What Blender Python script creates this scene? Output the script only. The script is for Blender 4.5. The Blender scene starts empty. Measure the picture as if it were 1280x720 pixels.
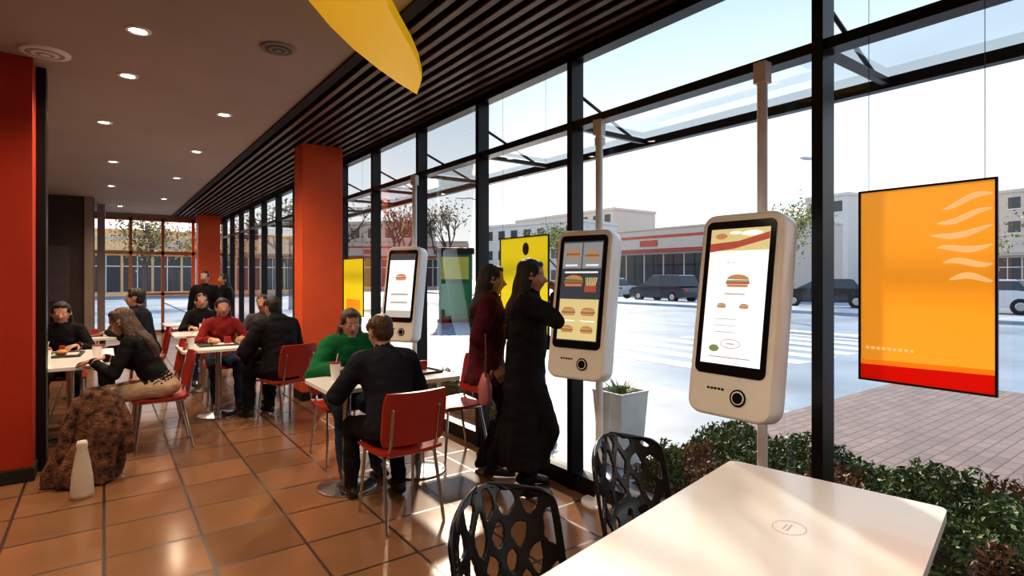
import bpy, math, random
import numpy as np
from mathutils import Vector, Matrix, noise, kdtree
random.seed(7)
S=bpy.context.scene
V3=Vector
def col(c): return (c[0],c[1],c[2],1)
# ---------------------------------------------------------------- materials
def mat(name,c,rough=.5,metal=0,es=0,var=.1,scale=6,bump=0,bscale=60,coat=0,spec=.5):
    m=bpy.data.materials.new(name); m.use_nodes=True; nt=m.node_tree; N=nt.nodes; L=nt.links
    b=N['Principled BSDF']; tc=N.new('ShaderNodeTexCoord'); nz=N.new('ShaderNodeTexNoise')
    nz.inputs['Scale'].default_value=scale; nz.inputs['Detail'].default_value=4
    L.new(tc.outputs['Object'],nz.inputs['Vector'])
    r=N.new('ShaderNodeValToRGB')
    r.color_ramp.elements[0].position=.3; r.color_ramp.elements[1].position=.7
    r.color_ramp.elements[0].color=col([x*(1-var) for x in c]); r.color_ramp.elements[1].color=col([min(1,x*(1+var)) for x in c])
    L.new(nz.outputs['Fac'],r.inputs['Fac']); L.new(r.outputs['Color'],b.inputs['Base Color'])
    b.inputs['Roughness'].default_value=rough; b.inputs['Metallic'].default_value=metal
    b.inputs['Coat Weight'].default_value=coat; b.inputs['Specular IOR Level'].default_value=spec
    if es:
        L.new(r.outputs['Color'],b.inputs['Emission Color']); b.inputs['Emission Strength'].default_value=es
    if bump:
        n2=N.new('ShaderNodeTexNoise'); n2.inputs['Scale'].default_value=bscale; n2.inputs['Detail'].default_value=5
        L.new(tc.outputs['Object'],n2.inputs['Vector'])
        bp=N.new('ShaderNodeBump'); bp.inputs['Strength'].default_value=bump; bp.inputs['Distance'].default_value=.02
        L.new(n2.outputs['Fac'],bp.inputs['Height']); L.new(bp.outputs['Normal'],b.inputs['Normal'])
    return m
def brickmat(name,c1,c2,cm,w,h,ms,rough,offset=0,bump=.2):
    m=bpy.data.materials.new(name); m.use_nodes=True; nt=m.node_tree; N=nt.nodes; L=nt.links
    b=N['Principled BSDF']; tc=N.new('ShaderNodeTexCoord'); t=N.new('ShaderNodeTexBrick')
    t.offset=offset; t.squash=1
    L.new(tc.outputs['Object'],t.inputs['Vector'])
    t.inputs['Scale'].default_value=1; t.inputs['Brick Width'].default_value=w; t.inputs['Row Height'].default_value=h
    t.inputs['Mortar Size'].default_value=ms; t.inputs['Mortar Smooth'].default_value=.1
    t.inputs['Color1'].default_value=col(c1); t.inputs['Color2'].default_value=col(c2); t.inputs['Mortar'].default_value=col(cm)
    nz=N.new('ShaderNodeTexNoise'); nz.inputs['Scale'].default_value=3; nz.inputs['Detail'].default_value=6
    L.new(tc.outputs['Object'],nz.inputs['Vector'])
    mx=N.new('ShaderNodeMixRGB'); mx.blend_type='MULTIPLY'; mx.inputs['Fac'].default_value=.4
    L.new(t.outputs['Color'],mx.inputs['Color1']); L.new(nz.outputs['Fac'],mx.inputs['Color2'])
    L.new(mx.outputs['Color'],b.inputs['Base Color'])
    mr=N.new('ShaderNodeMapRange'); mr.inputs['To Min'].default_value=rough; mr.inputs['To Max'].default_value=rough+.25
    L.new(t.outputs['Fac'],mr.inputs['Value']); L.new(mr.outputs['Result'],b.inputs['Roughness'])
    bp=N.new('ShaderNodeBump'); bp.invert=True; bp.inputs['Strength'].default_value=bump; bp.inputs['Distance'].default_value=.004
    L.new(t.outputs['Fac'],bp.inputs['Height']); L.new(bp.outputs['Normal'],b.inputs['Normal'])
    return m
def glassmat(name,tint=(.95,.98,1),refl=.045):
    m=bpy.data.materials.new(name); m.use_nodes=True; nt=m.node_tree; N=nt.nodes; L=nt.links
    N.remove(N['Principled BSDF']); out=N['Material Output']
    tr=N.new('ShaderNodeBsdfTransparent'); tr.inputs['Color'].default_value=col(tint)
    gl=N.new('ShaderNodeBsdfGlossy'); gl.inputs['Roughness'].default_value=.01
    fr=N.new('ShaderNodeLayerWeight'); fr.inputs['Blend'].default_value=.15
    mth=N.new('ShaderNodeMath'); mth.operation='MULTIPLY_ADD'; mth.inputs[1].default_value=.4; mth.inputs[2].default_value=refl
    L.new(fr.outputs['Fresnel'],mth.inputs[0])
    mx=N.new('ShaderNodeMixShader'); L.new(mth.outputs[0],mx.inputs['Fac'])
    L.new(tr.outputs[0],mx.inputs[1]); L.new(gl.outputs[0],mx.inputs[2]); L.new(mx.outputs[0],out.inputs['Surface'])
    return m
def postermat(name,c1,c2,sc=1.2,tl=.6,es=.4):
    m=bpy.data.materials.new(name); m.use_nodes=True; nt=m.node_tree; N=nt.nodes; L=nt.links
    N.remove(N['Principled BSDF']); out=N['Material Output']
    tc=N.new('ShaderNodeTexCoord'); nz=N.new('ShaderNodeTexNoise'); nz.inputs['Scale'].default_value=sc; nz.inputs['Detail'].default_value=2
    L.new(tc.outputs['Object'],nz.inputs['Vector']); r=N.new('ShaderNodeValToRGB')
    r.color_ramp.elements[0].position=.35; r.color_ramp.elements[1].position=.65
    r.color_ramp.elements[0].color=col(c1); r.color_ramp.elements[1].color=col(c2); L.new(nz.outputs['Fac'],r.inputs['Fac'])
    d=N.new('ShaderNodeBsdfDiffuse'); t=N.new('ShaderNodeBsdfTranslucent')
    L.new(r.outputs['Color'],d.inputs['Color']); L.new(r.outputs['Color'],t.inputs['Color'])
    mx=N.new('ShaderNodeMixShader'); mx.inputs['Fac'].default_value=tl
    e=N.new('ShaderNodeEmission'); e.inputs['Strength'].default_value=es; L.new(r.outputs['Color'],e.inputs['Color']); ad=N.new('ShaderNodeAddShader')  # emission adds a glow in place of daylight passing through the paper
    L.new(d.outputs[0],mx.inputs[1]); L.new(t.outputs[0],mx.inputs[2]); L.new(mx.outputs[0],ad.inputs[0]); L.new(e.outputs[0],ad.inputs[1]); L.new(ad.outputs[0],out.inputs['Surface'])
    return m
BLACK=mat('black_metal',(.012,.012,.014),.35,.3)
DARK=mat('dark_plenum',(.02,.015,.012),.8)
WHITE=mat('white_plastic',(.82,.80,.77),.3,var=.03,coat=.2)
CREAM=mat('kiosk_shell',(.82,.80,.76),.3,var=.03,coat=.3)
CHROME=mat('chrome',(.6,.6,.6),.2,1,var=.03)
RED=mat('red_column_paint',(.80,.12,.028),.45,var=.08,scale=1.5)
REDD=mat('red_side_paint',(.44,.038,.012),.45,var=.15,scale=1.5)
REDCH=mat('red_chair_plastic',(.34,.030,.018),.35,var=.06)
TABW=mat('white_laminate',(.86,.84,.82),.28,var=.02,coat=.3)
CEIL=mat('ceiling_paint',(.42,.36,.31),.75,var=.06,scale=1)
SLAT=mat('slat_wood',(.17,.115,.085),.45,var=.2,scale=10)
SLATD=mat('slat_dark',(.02,.015,.012),.5)
SHADE=mat('wall_paint',(.30,.24,.20),.8,var=.08,scale=2)
WALLD=mat('dark_wall_panel',(.06,.045,.04),.4,var=.2,scale=2)
GLASS=glassmat('window_glass')
LAMP=mat('lamp_glow',(1,.87,.70),.5,es=16,var=0)
BLKPL=mat('black_plastic',(.010,.008,.008),.3,coat=.2)
SCRB=mat('screen_bezel',(.008,.008,.01),.12,coat=.5)
# ---------------------------------------------------------------- mesh builder
class MB:
    def __init__(s): s.V=[];s.F=[];s.M=[];s.VM=[];s.m=0;s.T=Matrix.Identity(4)
    def add(s,vs,fs):
        b=len(s.V)
        for v in vs: s.V.append(s.T@Vector(v)); s.VM.append(s.m)
        for f in fs: s.F.append([b+i for i in f]); s.M.append(s.m)
    def box(s,c,d):
        x,y,z=c;a,b,e=d[0]/2,d[1]/2,d[2]/2
        s.add([(x-a,y-b,z-e),(x+a,y-b,z-e),(x+a,y+b,z-e),(x-a,y+b,z-e),(x-a,y-b,z+e),(x+a,y-b,z+e),(x+a,y+b,z+e),(x-a,y+b,z+e)],
              [(0,3,2,1),(4,5,6,7),(0,1,5,4),(1,2,6,5),(2,3,7,6),(3,0,4,7)])
    def bx(s,x0,x1,y0,y1,z0,z1): s.box(((x0+x1)/2,(y0+y1)/2,(z0+z1)/2),(x1-x0,y1-y0,z1-z0))
    def loft(s,st,n=14,cap=True):
        vs=[];fs=[];k=len(st)
        for c,a,b in st:
            for i in range(n):
                t=2*math.pi*i/n; vs.append(c+a*math.cos(t)+b*math.sin(t))
        for j in range(k-1):
            for i in range(n):
                i2=(i+1)%n; fs.append((j*n+i,j*n+i2,(j+1)*n+i2,(j+1)*n+i))
        if cap: fs.append(tuple(reversed(range(n)))); fs.append(tuple((k-1)*n+i for i in range(n)))
        s.add(vs,fs)
    def sloft(s,st,n=16,sub=4,flat=False):
        o=[]
        for i in range(len(st)-1):
            for k in range(sub):
                t=k/sub; o.append(tuple(Vector(st[i][q]).lerp(Vector(st[i+1][q]),t) for q in range(3)))
        o.append(tuple(Vector(q) for q in st[-1]))
        c,a,b=o[0]; c2=o[1][0]; d=(c-c2).normalized(); r=min(a.length,b.length)
        pre=[(c+d*r*.5*x,a*y,b*y) for x,y in ((1,.25),(.85,.6),(.5,.87))]
        c,a,b=o[-1]; c2=o[-2][0]; d=(c-c2).normalized(); r=min(a.length,b.length)
        post=[] if flat else [(c+d*r*.5*x,a*y,b*y) for x,y in ((.5,.87),(.85,.6),(1,.25))]
        s.loft(pre+o+post,n)
    def caps(s,p0,p1,r0,r1,n=12,k=6):
        p0=Vector(p0);p1=Vector(p1);d=(p1-p0); 
        if d.length<1e-6: d=Vector((0,0,1e-4))
        u=d.normalized(); a=u.orthogonal().normalized(); b=u.cross(a)
        st=[]
        for q in (.15,.55,.9):
            st.append((p0-u*r0*math.cos(q*math.pi/2),a*r0*math.sin(q*math.pi/2),b*r0*math.sin(q*math.pi/2)))
        for i in range(k+1):
            t=i/k; r=r0+(r1-r0)*t; st.append((p0+d*t,a*r,b*r))
        for q in (.9,.55,.15):
            st.append((p1+u*r1*math.cos(q*math.pi/2),a*r1*math.sin(q*math.pi/2),b*r1*math.sin(q*math.pi/2)))
        s.loft(st,n)
    def cyl(s,p0,p1,r0,r1=None,n=20):
        if r1 is None: r1=r0
        p0=Vector(p0);p1=Vector(p1);u=(p1-p0).normalized(); a=u.orthogonal().normalized(); b=u.cross(a)
        s.loft([(p0,a*r0,b*r0),(p1,a*r1,b*r1)],n)
    def tube(s,pts,r,n=10):
        for i in range(len(pts)-1): s.caps(pts[i],pts[i+1],r,r,n,1)
    def ell(s,c,r,R=None,n=16,k=10):
        c=Vector(c); R=R or Matrix.Identity(3); vs=[];fs=[]
        for j in range(1,k):
            p=math.pi*j/k
            for i in range(n):
                t=2*math.pi*i/n
                vs.append(c+R@Vector((r[0]*math.sin(p)*math.cos(t),r[1]*math.sin(p)*math.sin(t),r[2]*math.cos(p))))
        top=len(vs);vs.append(c+R@Vector((0,0,r[2])));bot=top+1;vs.append(c-R@Vector((0,0,r[2])))
        for j in range(k-2):
            for i in range(n): fs.append((j*n+i,(j+1)*n+i,(j+1)*n+(i+1)%n,j*n+(i+1)%n))
        for i in range(n): fs.append((top,i,(i+1)%n)); fs.append((bot,(k-2)*n+(i+1)%n,(k-2)*n+i))
        s.add(vs,fs)
    def prism(s,poly,h0,h1,f=lambda x,y,h:(x,y,h)):
        n=len(poly); vs=[f(x,y,h0) for x,y in poly]+[f(x,y,h1) for x,y in poly]
        fs=[tuple(reversed(range(n))),tuple(range(n,2*n))]+[(i,(i+1)%n,n+(i+1)%n,n+i) for i in range(n)]
        s.add(vs,fs)
    def build(s,name,mats,loc=(0,0,0),rot=0,smooth=False,bevel=0,auto=False):
        me=bpy.data.meshes.new(name); me.from_pydata([tuple(v) for v in s.V],[],s.F)
        for m in mats: me.materials.append(m)
        me.polygons.foreach_set('material_index',s.M)
        if smooth: me.polygons.foreach_set('use_smooth',[True]*len(me.polygons))
        me.validate(); me.update()
        o=bpy.data.objects.new(name,me); S.collection.objects.link(o); o.location=loc; o.rotation_euler=(0,0,rot)
        if bevel:
            b=o.modifiers.new('bevel','BEVEL'); b.width=bevel; b.segments=3; b.limit_method='ANGLE'; b.angle_limit=math.radians(50)
        if auto:
            me.polygons.foreach_set('use_smooth',[True]*len(me.polygons))
            try: me.set_sharp_from_angle(angle=math.radians(35))
            except Exception: pass
        return o
def rrect(w,h,r,n=6,cx=0,cy=0):
    p=[]
    for sx,sy,a0 in ((1,1,0),(-1,1,90),(-1,-1,180),(1,-1,270)):
        for i in range(n+1):
            a=math.radians(a0+90*i/n); p.append((cx+sx*(w/2-r)+r*math.cos(a),cy+sy*(h/2-r)+r*math.sin(a)))
    return p
# ---------------------------------------------------------------- room
H=1.5; XW=2.71; YF=17.3; CH=3.1
FLOOR=brickmat('floor_tiles',(.34,.175,.09),(.22,.115,.06),(.045,.025,.018),.46,.46,.009,.15)
m=MB(); m.bx(-5,XW+.1,-3,YF+.1,-.12,0); m.build('floor',[FLOOR])
m=MB(); m.bx(-5,1.48,-3,YF,CH,CH+.1); m.m=1; m.bx(1.45,1.53,-3,YF,CH-.02,CH+.4); m.m=1; m.bx(1.5,XW+.1,-3,YF,CH+.35,CH+.45); m.m=2; m.bx(-5.1,XW+.35,-3.1,YF+.2,CH+.45,CH+.7)
m.build('ceiling',[CEIL,DARK,SHADE])
m=MB()
x=1.60
while x<XW-.02:
    m.m=1; m.bx(x,x+.042,-3,YF,CH+.005,CH+.10); m.m=0; m.bx(x,x+.042,-3,YF,CH-.008,CH+.005)
    x+=.105
m.m=1
y=-2.5
while y<YF:
    m.bx(1.53,XW,y,y+.04,CH+.10,CH+.14); y+=1.2
m.build('ceiling_slats',[SLAT,SLATD])
m=MB(); m.bx(XW,XW+.1,-3,YF,3.06,3.6); m.build('wall_right',[SLATD])
m=MB(); m.bx(-5.1,-5,-3,YF,0,3.6); m.build('wall_left',[SHADE])
m=MB(); m.bx(-5.1,XW+.1,-3.1,-3,0,3.6); m.build('wall_rear',[SHADE])
m=MB(); m.bx(-5,-.25,YF,YF+.1,0,3.6); m.bx(-.25,XW+.1,YF,YF+.1,3.0,3.6); m.build('wall_far',[SHADE])
mul=[-2.6,-.9,1.255,2.95,4.16,5.33,6.56,7.7]+[8.9+1.2*i for i in range(7)]+[17.2]
m=MB()
for y in mul: m.bx(XW-.06,XW+.05,y-.025,y+.025,0,3.06)
for z,t in ((.06,.12),(2.56,.05),(3.04,.05)): m.bx(XW-.05,XW+.05,-3,YF,z-t/2,z+t/2)
m.m=1
for a,b in zip([-3]+mul[:-1],mul): m.add([(XW,a,.1),(XW,b,.1),(XW,b,3.03),(XW,a,3.03)],[(0,1,2,3)])
m.build('window_1',[BLACK,GLASS])
m=MB(); m.bx(3.47,3.53,-3,YF,2.53,2.59)
for y in mul[1:]:
    m.bx(XW+.05,3.5,y+.0,y+.035,2.545,2.58)
    m.cyl((XW+.05,y+.02,2.80),(3.3,y+.02,2.58),.012)
m.m=1; m.add([(XW+.05,-3,2.586),(3.5,-3,2.586),(3.5,YF,2.586),(XW+.05,YF,2.586)],[(0,1,2,3)])
m.build('glass_canopy',[BLACK,GLASS])
FRM=mat('entrance_frame',(.45,.17,.06),.4)
m=MB()
for x in (-.22,.55,1.25,1.95,2.68): m.bx(x-.035,x+.035,YF,YF+.08,0,3.0)
for z in (.05,2.1,2.97): m.bx(-.25,XW,YF,YF+.08,z-.04,z+.04)
m.bx(.55,1.95,YF,YF+.08,1.0,1.06); m.m=1; m.add([(-.25,YF+.03,.1),(XW,YF+.03,.1),(XW,YF+.03,2.95),(-.25,YF+.03,2.95)],[(0,1,2,3)])
m.build('window_2',[FRM,GLASS])
m=MB(); m.bx(-2.6,-.16,14.2,14.4,0,CH); m.m=1; m.bx(-.32,-.17,14.17,14.2,0,CH); m.m=2; m.bx(-1.1,-.55,14.17,14.2,1.0,2.1)
m.build('wall_partition',[WALLD,SHADE,mat('menu_board',(.10,.09,.10),.2)])
def column(name,x0,x1,y0,y1):
    m=MB(); m.bx(x0,x1,y0,y1,.1,CH); m.m=1; m.bx(x0-.01,x1+.01,y0-.01,y1+.01,0,.1); 
    return m
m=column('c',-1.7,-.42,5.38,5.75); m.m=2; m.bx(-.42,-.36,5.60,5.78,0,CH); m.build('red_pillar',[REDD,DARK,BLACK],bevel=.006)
m=column('c',1.92,2.41,6.9,7.25); m.build('red_pillar',[RED,DARK],bevel=.006)
m=column('c',1.98,2.5,16.6,17.0); m.build('red_pillar',[RED,DARK],bevel=.006)
m=column('c',-.12,.02,15.5,15.7); m.build('slim_pillar',[SHADE,DARK],bevel=.006)
def downlight(x,y,on=True,r=.055):
    m=MB()
    X=Vector((1,0,0));Y=Vector((0,1,0))
    m.loft([(Vector((0,0,.0)),X*(r+.022),Y*(r+.022)),(Vector((0,0,-.008)),X*(r+.018),Y*(r+.018)),(Vector((0,0,-.010)),X*r,Y*r),(Vector((0,0,-.003)),X*(r-.01),Y*(r-.01))],28)
    m.m=1; m.loft([(Vector((0,0,-.0035)),X*(r-.012),Y*(r-.012)),(Vector((0,0,-.007)),X*(r-.02),Y*(r-.02))],24)
    m.build('ceiling_downlight',[WHITE,LAMP],(x,y,CH),smooth=False)
    l=bpy.data.lights.new('downlight_lamp','SPOT'); l.energy=100; l.color=(1,.78,.56); l.spot_size=math.radians(150); l.spot_blend=.8; l.shadow_soft_size=.06
    o=bpy.data.objects.new('downlight_lamp',l); S.collection.objects.link(o); o.location=(x,y,CH-.03)
for x,y in ((.18,4.38),(.155,5.41),(.96,6.16),(.0,7.2),(.96,8.2),(.1,9.6),(.96,10.6),(.1,12.2),(1.0,13.6),(.3,15.6),(-2.2,5),(-2.2,9),(-1.5,1.5),(.5,.8),(-.3,2.6),(1.0,-1.2),(.9,2.5)):  # entries out of view around the camera are added as fill light
    downlight(x,y)
def disc(name,x,y,r,ms,slots=0):
    m=MB(); X=Vector((1,0,0));Y=Vector((0,1,0))
    m.loft([(Vector((0,0,0)),X*r,Y*r),(Vector((0,0,-.012)),X*r*.97,Y*r*.97),(Vector((0,0,-.016)),X*r*.8,Y*r*.8)],32)
    m.m=1
    for i in range(4):
        q=r*(.75-.17*i); m.loft([(Vector((0,0,-.016)),X*q,Y*q),(Vector((0,0,-.019-.002*i)),X*(q-.008),Y*(q-.008))],32); m.m=1-m.m
    m.build(name,ms,(x,y,CH))
disc('ceiling_speaker',.99,4.14,.12,[SHADE,BLACK])
disc('ceiling_air_vent',-.34,5.2,.15,[WHITE,CEIL])
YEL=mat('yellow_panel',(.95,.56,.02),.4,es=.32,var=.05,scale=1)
out=[(2.05,4.12),(1.80,3.95),(1.56,3.76),(1.30,3.53),(1.08,3.30),(.88,3.05),(.72,2.72),(.62,2.35),(.58,1.9)]
inn=[(.95,1.9),(1.02,2.35),(1.12,2.65),(1.26,2.88),(1.42,3.08),(1.60,3.30),(1.76,3.52),(1.92,3.78)]
m=MB(); m.prism(out+inn,2.97,3.05); m.m=1; m.cyl((.85,2.4,3.05),(.85,2.4,3.1),.02); m.cyl((1.4,3.3,3.05),(1.4,3.3,3.1),.02)
m.build('yellow_ceiling_panel',[YEL,BLACK])
# ---------------------------------------------------------------- furniture
def table(x,y,L,W,rot=0,legs=None,top=TABW,name='restaurant_table'):
    m=MB(); m.prism(rrect(L,W,.03),.718,.75); 
    m.m=1
    for lx in (legs if legs is not None else (0,)):
        m.cyl((lx,0,.02),(lx,0,.71),.03); m.cyl((lx,0,.0),(lx,0,.012),.21,.21,32); m.cyl((lx,0,.012),(lx,0,.05),.20,.035,32); m.box((lx,0,.709),(.22,.22,.018))
    return m.build(name,[top,CHROME],(x,y,0),rot,bevel=.004,auto=False)
def chair(x,y,rot,name='dining_chair'):
    m=MB()
    def sheet(f,nu,nv,th):
        top=[];bot=[]
        for j in range(nv+1):
            for i in range(nu+1):
                p,nrm=f(i/nu*2-1,j/nv); top.append(p+nrm*th/2); bot.append(p-nrm*th/2)
        n=len(top);w=nu+1;fs=[]
        for j in range(nv):
            for i in range(nu):
                a=j*w+i; fs.append((a,a+1,a+w+1,a+w)); fs.append((n+a,n+a+w,n+a+w+1,n+a+1))
        for i in range(nu): fs.append((i,n+i,n+i+1,i+1)); b=nv*w+i; fs.append((b,b+1,n+b+1,n+b))
        for j in range(nv): a=j*w; fs.append((a,a+w,n+a+w,n+a)); a+=nu; fs.append((a,n+a,n+a+w,a+w))
        m.add(top+bot,fs)
    def seat(u,v):
        w=.205-.012*abs(2*v-1)**4
        return Vector((u*w,-.20+.41*v,.445+.012*u*u-.012*math.sin(v*math.pi)-.02*max(0,v-.85)/.15)),Vector((0,0,1))
    def back(u,v):
        w=.205-.018*abs(2*v-1)**6
        return Vector((u*w,-.215-.06*v+.035*u*u,.50+.32*v)),Vector((0,1,.15)).normalized()
    sheet(seat,10,8,.018); sheet(back,10,8,.018)
    m.m=1
    for sx in (-1,1):
        m.tube([Vector((sx*.185,.19,.01)),Vector((sx*.165,.15,.425)),Vector((sx*.165,-.15,.425)),Vector((sx*.185,-.235,.01))],.011,8)
        m.tube([Vector((sx*.15,-.17,.425)),Vector((sx*.15,-.205,.50)),Vector((sx*.15,-.245,.72))],.010,8)
    m.tube([Vector((-.165,.15,.425)),Vector((.165,.15,.425))],.010,8); m.tube([Vector((-.165,-.15,.425)),Vector((.165,-.15,.425))],.010,8)
    return m.build(name,[REDCH,CHROME],(x,y,0),rot,auto=True)
def shell_chair(x,y,rot,seed):
    rnd=random.Random(seed); NU,NV=120,190
    prof=[(.23,.42),(.20,.437),(.10,.43),(-.05,.415),(-.15,.425),(-.205,.48),(-.23,.57),(-.25,.66),(-.27,.755),(-.29,.815)]
    def P(v):
        t=v*(len(prof)-1); i=min(int(t),len(prof)-2); f=t-i
        p0=prof[max(i-1,0)];p1=prof[i];p2=prof[i+1];p3=prof[min(i+2,len(prof)-1)]
        def cr(a,b,c,d): return .5*(2*b+(c-a)*f+(2*a-5*b+4*c-d)*f*f+(3*b-a-3*c+d)*f**3)
        return cr(p0[0],p1[0],p2[0],p3[0]),cr(p0[1],p1[1],p2[1],p3[1])
    seeds=[]
    for j in range(9):
        for i in range(6):
            seeds.append(((i-2.5+(.5 if j%2 else 0)+rnd.uniform(-.22,.22))*.086,(j+.5+rnd.uniform(-.25,.25))*.103))
    sd=np.array(seeds)
    vs=[];uv=[]
    for j in range(NV+1):
        v=j/NV; y0,z0=P(v)
        w=.245 if v<.5 else .245+.01*math.sin((v-.5)*2*math.pi)
        if v>.84: w*=math.sqrt(max(0,1-((v-.84)/.165)**2.6))
        if v<.08: w*=math.sqrt(max(.0,1-((.08-v)/.14)**2.2))
        k=min(1,max(0,(v-.35)/.25)); k=k*k*(3-2*k)
        for i in range(NU+1):
            u=i/NU*2-1
            xx=u*w; a=abs(u)**2.2
            vs.append((xx*(1-.06*k*a),y0+k*.10*a*(w/.245),z0+(1-k)*.035*a-.03*a*max(0,(v-.8)/.2)))
            uv.append((xx,v*.86))
    uv=np.array(uv)
    fs=[]
    w1=NU+1
    def tf(a):
        b=a.copy(); sgn=np.tanh(a[:,0]*30); b[:,0]=1.4*a[:,0]+sgn*.28*(a[:,1]-.6); b[:,1]=.72*a[:,1]; return b
    A_=tf(uv); B_=tf(sd)
    D=np.sqrt(((A_[:,None,:]-B_[None,:,:])**2).sum(2)); D.sort(axis=1); e=D[:,1]-D[:,0]
    for j in range(NV):
        for i in range(NU):
            a=j*w1+i; u=abs((i+.5)/NU*2-1); v=(j+.5)/NV
            rim=(u>.90) or v<.035 or v>.965
            if v>.84: rim= rim or (math.hypot(abs(uv[a][0])/.245, (v-.84)/.165)>.86)
            if rim or e[a]<.030 or D[a,0]>.064: fs.append((a,a+1,a+w1+1,a+w1))
    used=sorted({i for f in fs for i in f}); mp={o:n for n,o in enumerate(used)}
    me=bpy.data.meshes.new('shell'); me.from_pydata([vs[i] for i in used],[],[tuple(mp[i] for i in f) for f in fs])
    o=bpy.data.objects.new('tmp',me); S.collection.objects.link(o)
    sm=o.modifiers.new('s','SMOOTH'); sm.iterations=5; sm.factor=.5
    so=o.modifiers.new('so','SOLIDIFY'); so.thickness=.012; so.offset=0
    dg=bpy.context.evaluated_depsgraph_get(); em=bpy.data.meshes.new_from_object(o.evaluated_get(dg))
    m=MB(); m.add([v.co.copy() for v in em.vertices],[tuple(p.vertices) for p in em.polygons])
    bpy.data.objects.remove(o)
    m.m=0
    for sx in (-1,1):
        m.tube([Vector((sx*.20,.20,.008)),Vector((sx*.16,.14,.42))],.013,8); m.tube([Vector((sx*.20,-.24,.008)),Vector((sx*.15,-.12,.415))],.013,8)
    return m.build('perforated_chair',[BLKPL],(x,y,0),rot,smooth=True)
u=Vector((-.981,-.19,0)); v=Vector((.19,-.981,0)); A=Vector((2.07,1.32,0))
c=A+u*.72+v*.35
tang=math.atan2(.19,.981)
m=MB(); m.prism(rrect(1.44,.70,.03),.715,.75); m.m=1
for lx in (-.42,.42):
    m.cyl((lx,0,.02),(lx,0,.71),.035); m.cyl((lx,0,0),(lx,0,.014),.24,.24,32); m.box((lx,0,.709),(.3,.3,.014))
m.m=2
X=Vector((1,0,0));Y=Vector((0,1,0)); n=40
q=(A+u*.50+v*.37)-c; R=Matrix.Rotation(-tang,3,'Z'); q=R@q
vs=[];fs=[]
for i in range(n):
    a=2*math.pi*i/n
    for r in (.052,.049): vs.append((q.x+r*math.cos(a),q.y+r*math.sin(a)*.9,.7506))
for i in range(n): fs.append((2*i,2*((i+1)%n),2*((i+1)%n)+1,2*i+1))
m.add(vs,fs); m.box((q.x,q.y,.7505),(.05,.006,.001)); m.box((q.x,q.y+.012,.7505),(.036,.005,.001))
m.build('restaurant_table',[TABW,CHROME,mat('inlay_grey',(.55,.52,.5),.4)],(c.x,c.y,0),tang,bevel=.005)
shell_chair(1.05,1.26,math.pi+.17,3); shell_chair(1.80,1.44,math.pi+.10,5)
table(1.68,3.92,1.0,.56,0,(-.28,.28)); chair(1.50,3.26,0); chair(1.60,4.60,math.pi); chair(2.36,4.06,math.pi/2)
table(1.0,6.75,.75,.65); chair(1.50,6.0,.35); chair(1.15,7.45,math.pi); 
table(1.05,8.4,.7,.65); chair(1.65,7.65,2.6); chair(1.1,9.1,math.pi)
table(1.1,10.2,.7,.65); chair(1.1,9.65,0)
table(-.25,6.52,.66,1.3,0); chair(.40,5.80,math.pi/2); chair(-.35,7.62,math.pi); chair(.42,6.7,math.pi/2)
table(-.2,8.75,.66,.7); chair(.45,8.65,math.pi/2)
table(2.2,8.5,.6,.6)
# ---------------------------------------------------------------- people
def clothes(n,c,r=.85): return mat(n,c,r,var=.25,scale=7,bump=.5,bscale=22,spec=.2)
SKIN=mat('skin',(.48,.26,.18),.5,var=.06)
HAIRK=mat('hair_black',(.012,.009,.008),.45,var=.4,scale=40,bump=.6,bscale=90); HAIRB=mat('hair_brown',(.07,.035,.018),.45,var=.4,scale=40,bump=.6,bscale=90)
CBLK=clothes('cloth_black',(.012,.011,.013)); CNAVY=clothes('cloth_navy',(.016,.018,.026)); CBUR=clothes('cloth_burgundy',(.085,.010,.022)); CGRN=clothes('cloth_green',(.01,.13,.05))
CRED=clothes('cloth_red',(.22,.02,.022)); CCRM=clothes('cloth_cream',(.45,.33,.23)); CGRY=clothes('cloth_grey',(.07,.07,.075)); CDEN=clothes('cloth_denim',(.03,.045,.08))
SHOE=mat('shoe_leather',(.02,.015,.012),.4); BOOT=mat('boot_brown',(.12,.05,.025),.5)
EYEW=mat('eye_white',(.6,.57,.55),.2,var=0); EYED=mat('eye_iris',(.03,.015,.01),.1,var=0); LIP=mat('lips',(.36,.12,.10),.45)
def ik(A,T,l1,l2,hint):
    d=T-A; L=min(d.length,(l1+l2)*.995); u=d.normalized(); T2=A+u*L
    a=(l1*l1-l2*l2+L*L)/(2*L); h=math.sqrt(max(0,l1*l1-a*a)); hp=(hint-u*hint.dot(u)).normalized()
    return A+u*a+hp*h,T2
def hand(m,W,d,nrm,side,s=1,curl=22):
    d=d.normalized(); sv=d.cross(nrm).normalized()*side; nv=nrm
    st=[(W-d*.02,sv*.024,nv*.018),(W+d*.01,sv*.026,nv*.016),(W+d*.04,sv*.037,nv*.015),(W+d*.075,sv*.040,nv*.013),(W+d*.09,sv*.036,nv*.009)]
    m.sloft(st,12,2)
    for k,(o,L) in enumerate(((.030,.068),(.010,.078),(-.010,.073),(-.029,.057))):
        p=W+d*.083+sv*o; dd=d.copy(); r=.0088
        for j,fr in enumerate((.45,.32,.25)):
            ang=math.radians(curl*(1 if j else .7)+2*k); dd=(dd*math.cos(ang)+nv*math.sin(ang)).normalized()
            q=p+dd*L*fr; m.caps(p,q,r,r*.9,8,1); p=q; r*=.9
    p=W+d*.022+sv*.028; dd=(d*.6+sv*.7+nv*.35).normalized(); q=p+dd*.045; m.caps(p,q,.0125,.0105,8,1)
    dd=(d*.85+sv*.3+nv*.45).normalized(); m.caps(q,q+dd*.032,.010,.008,8,1)
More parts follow.
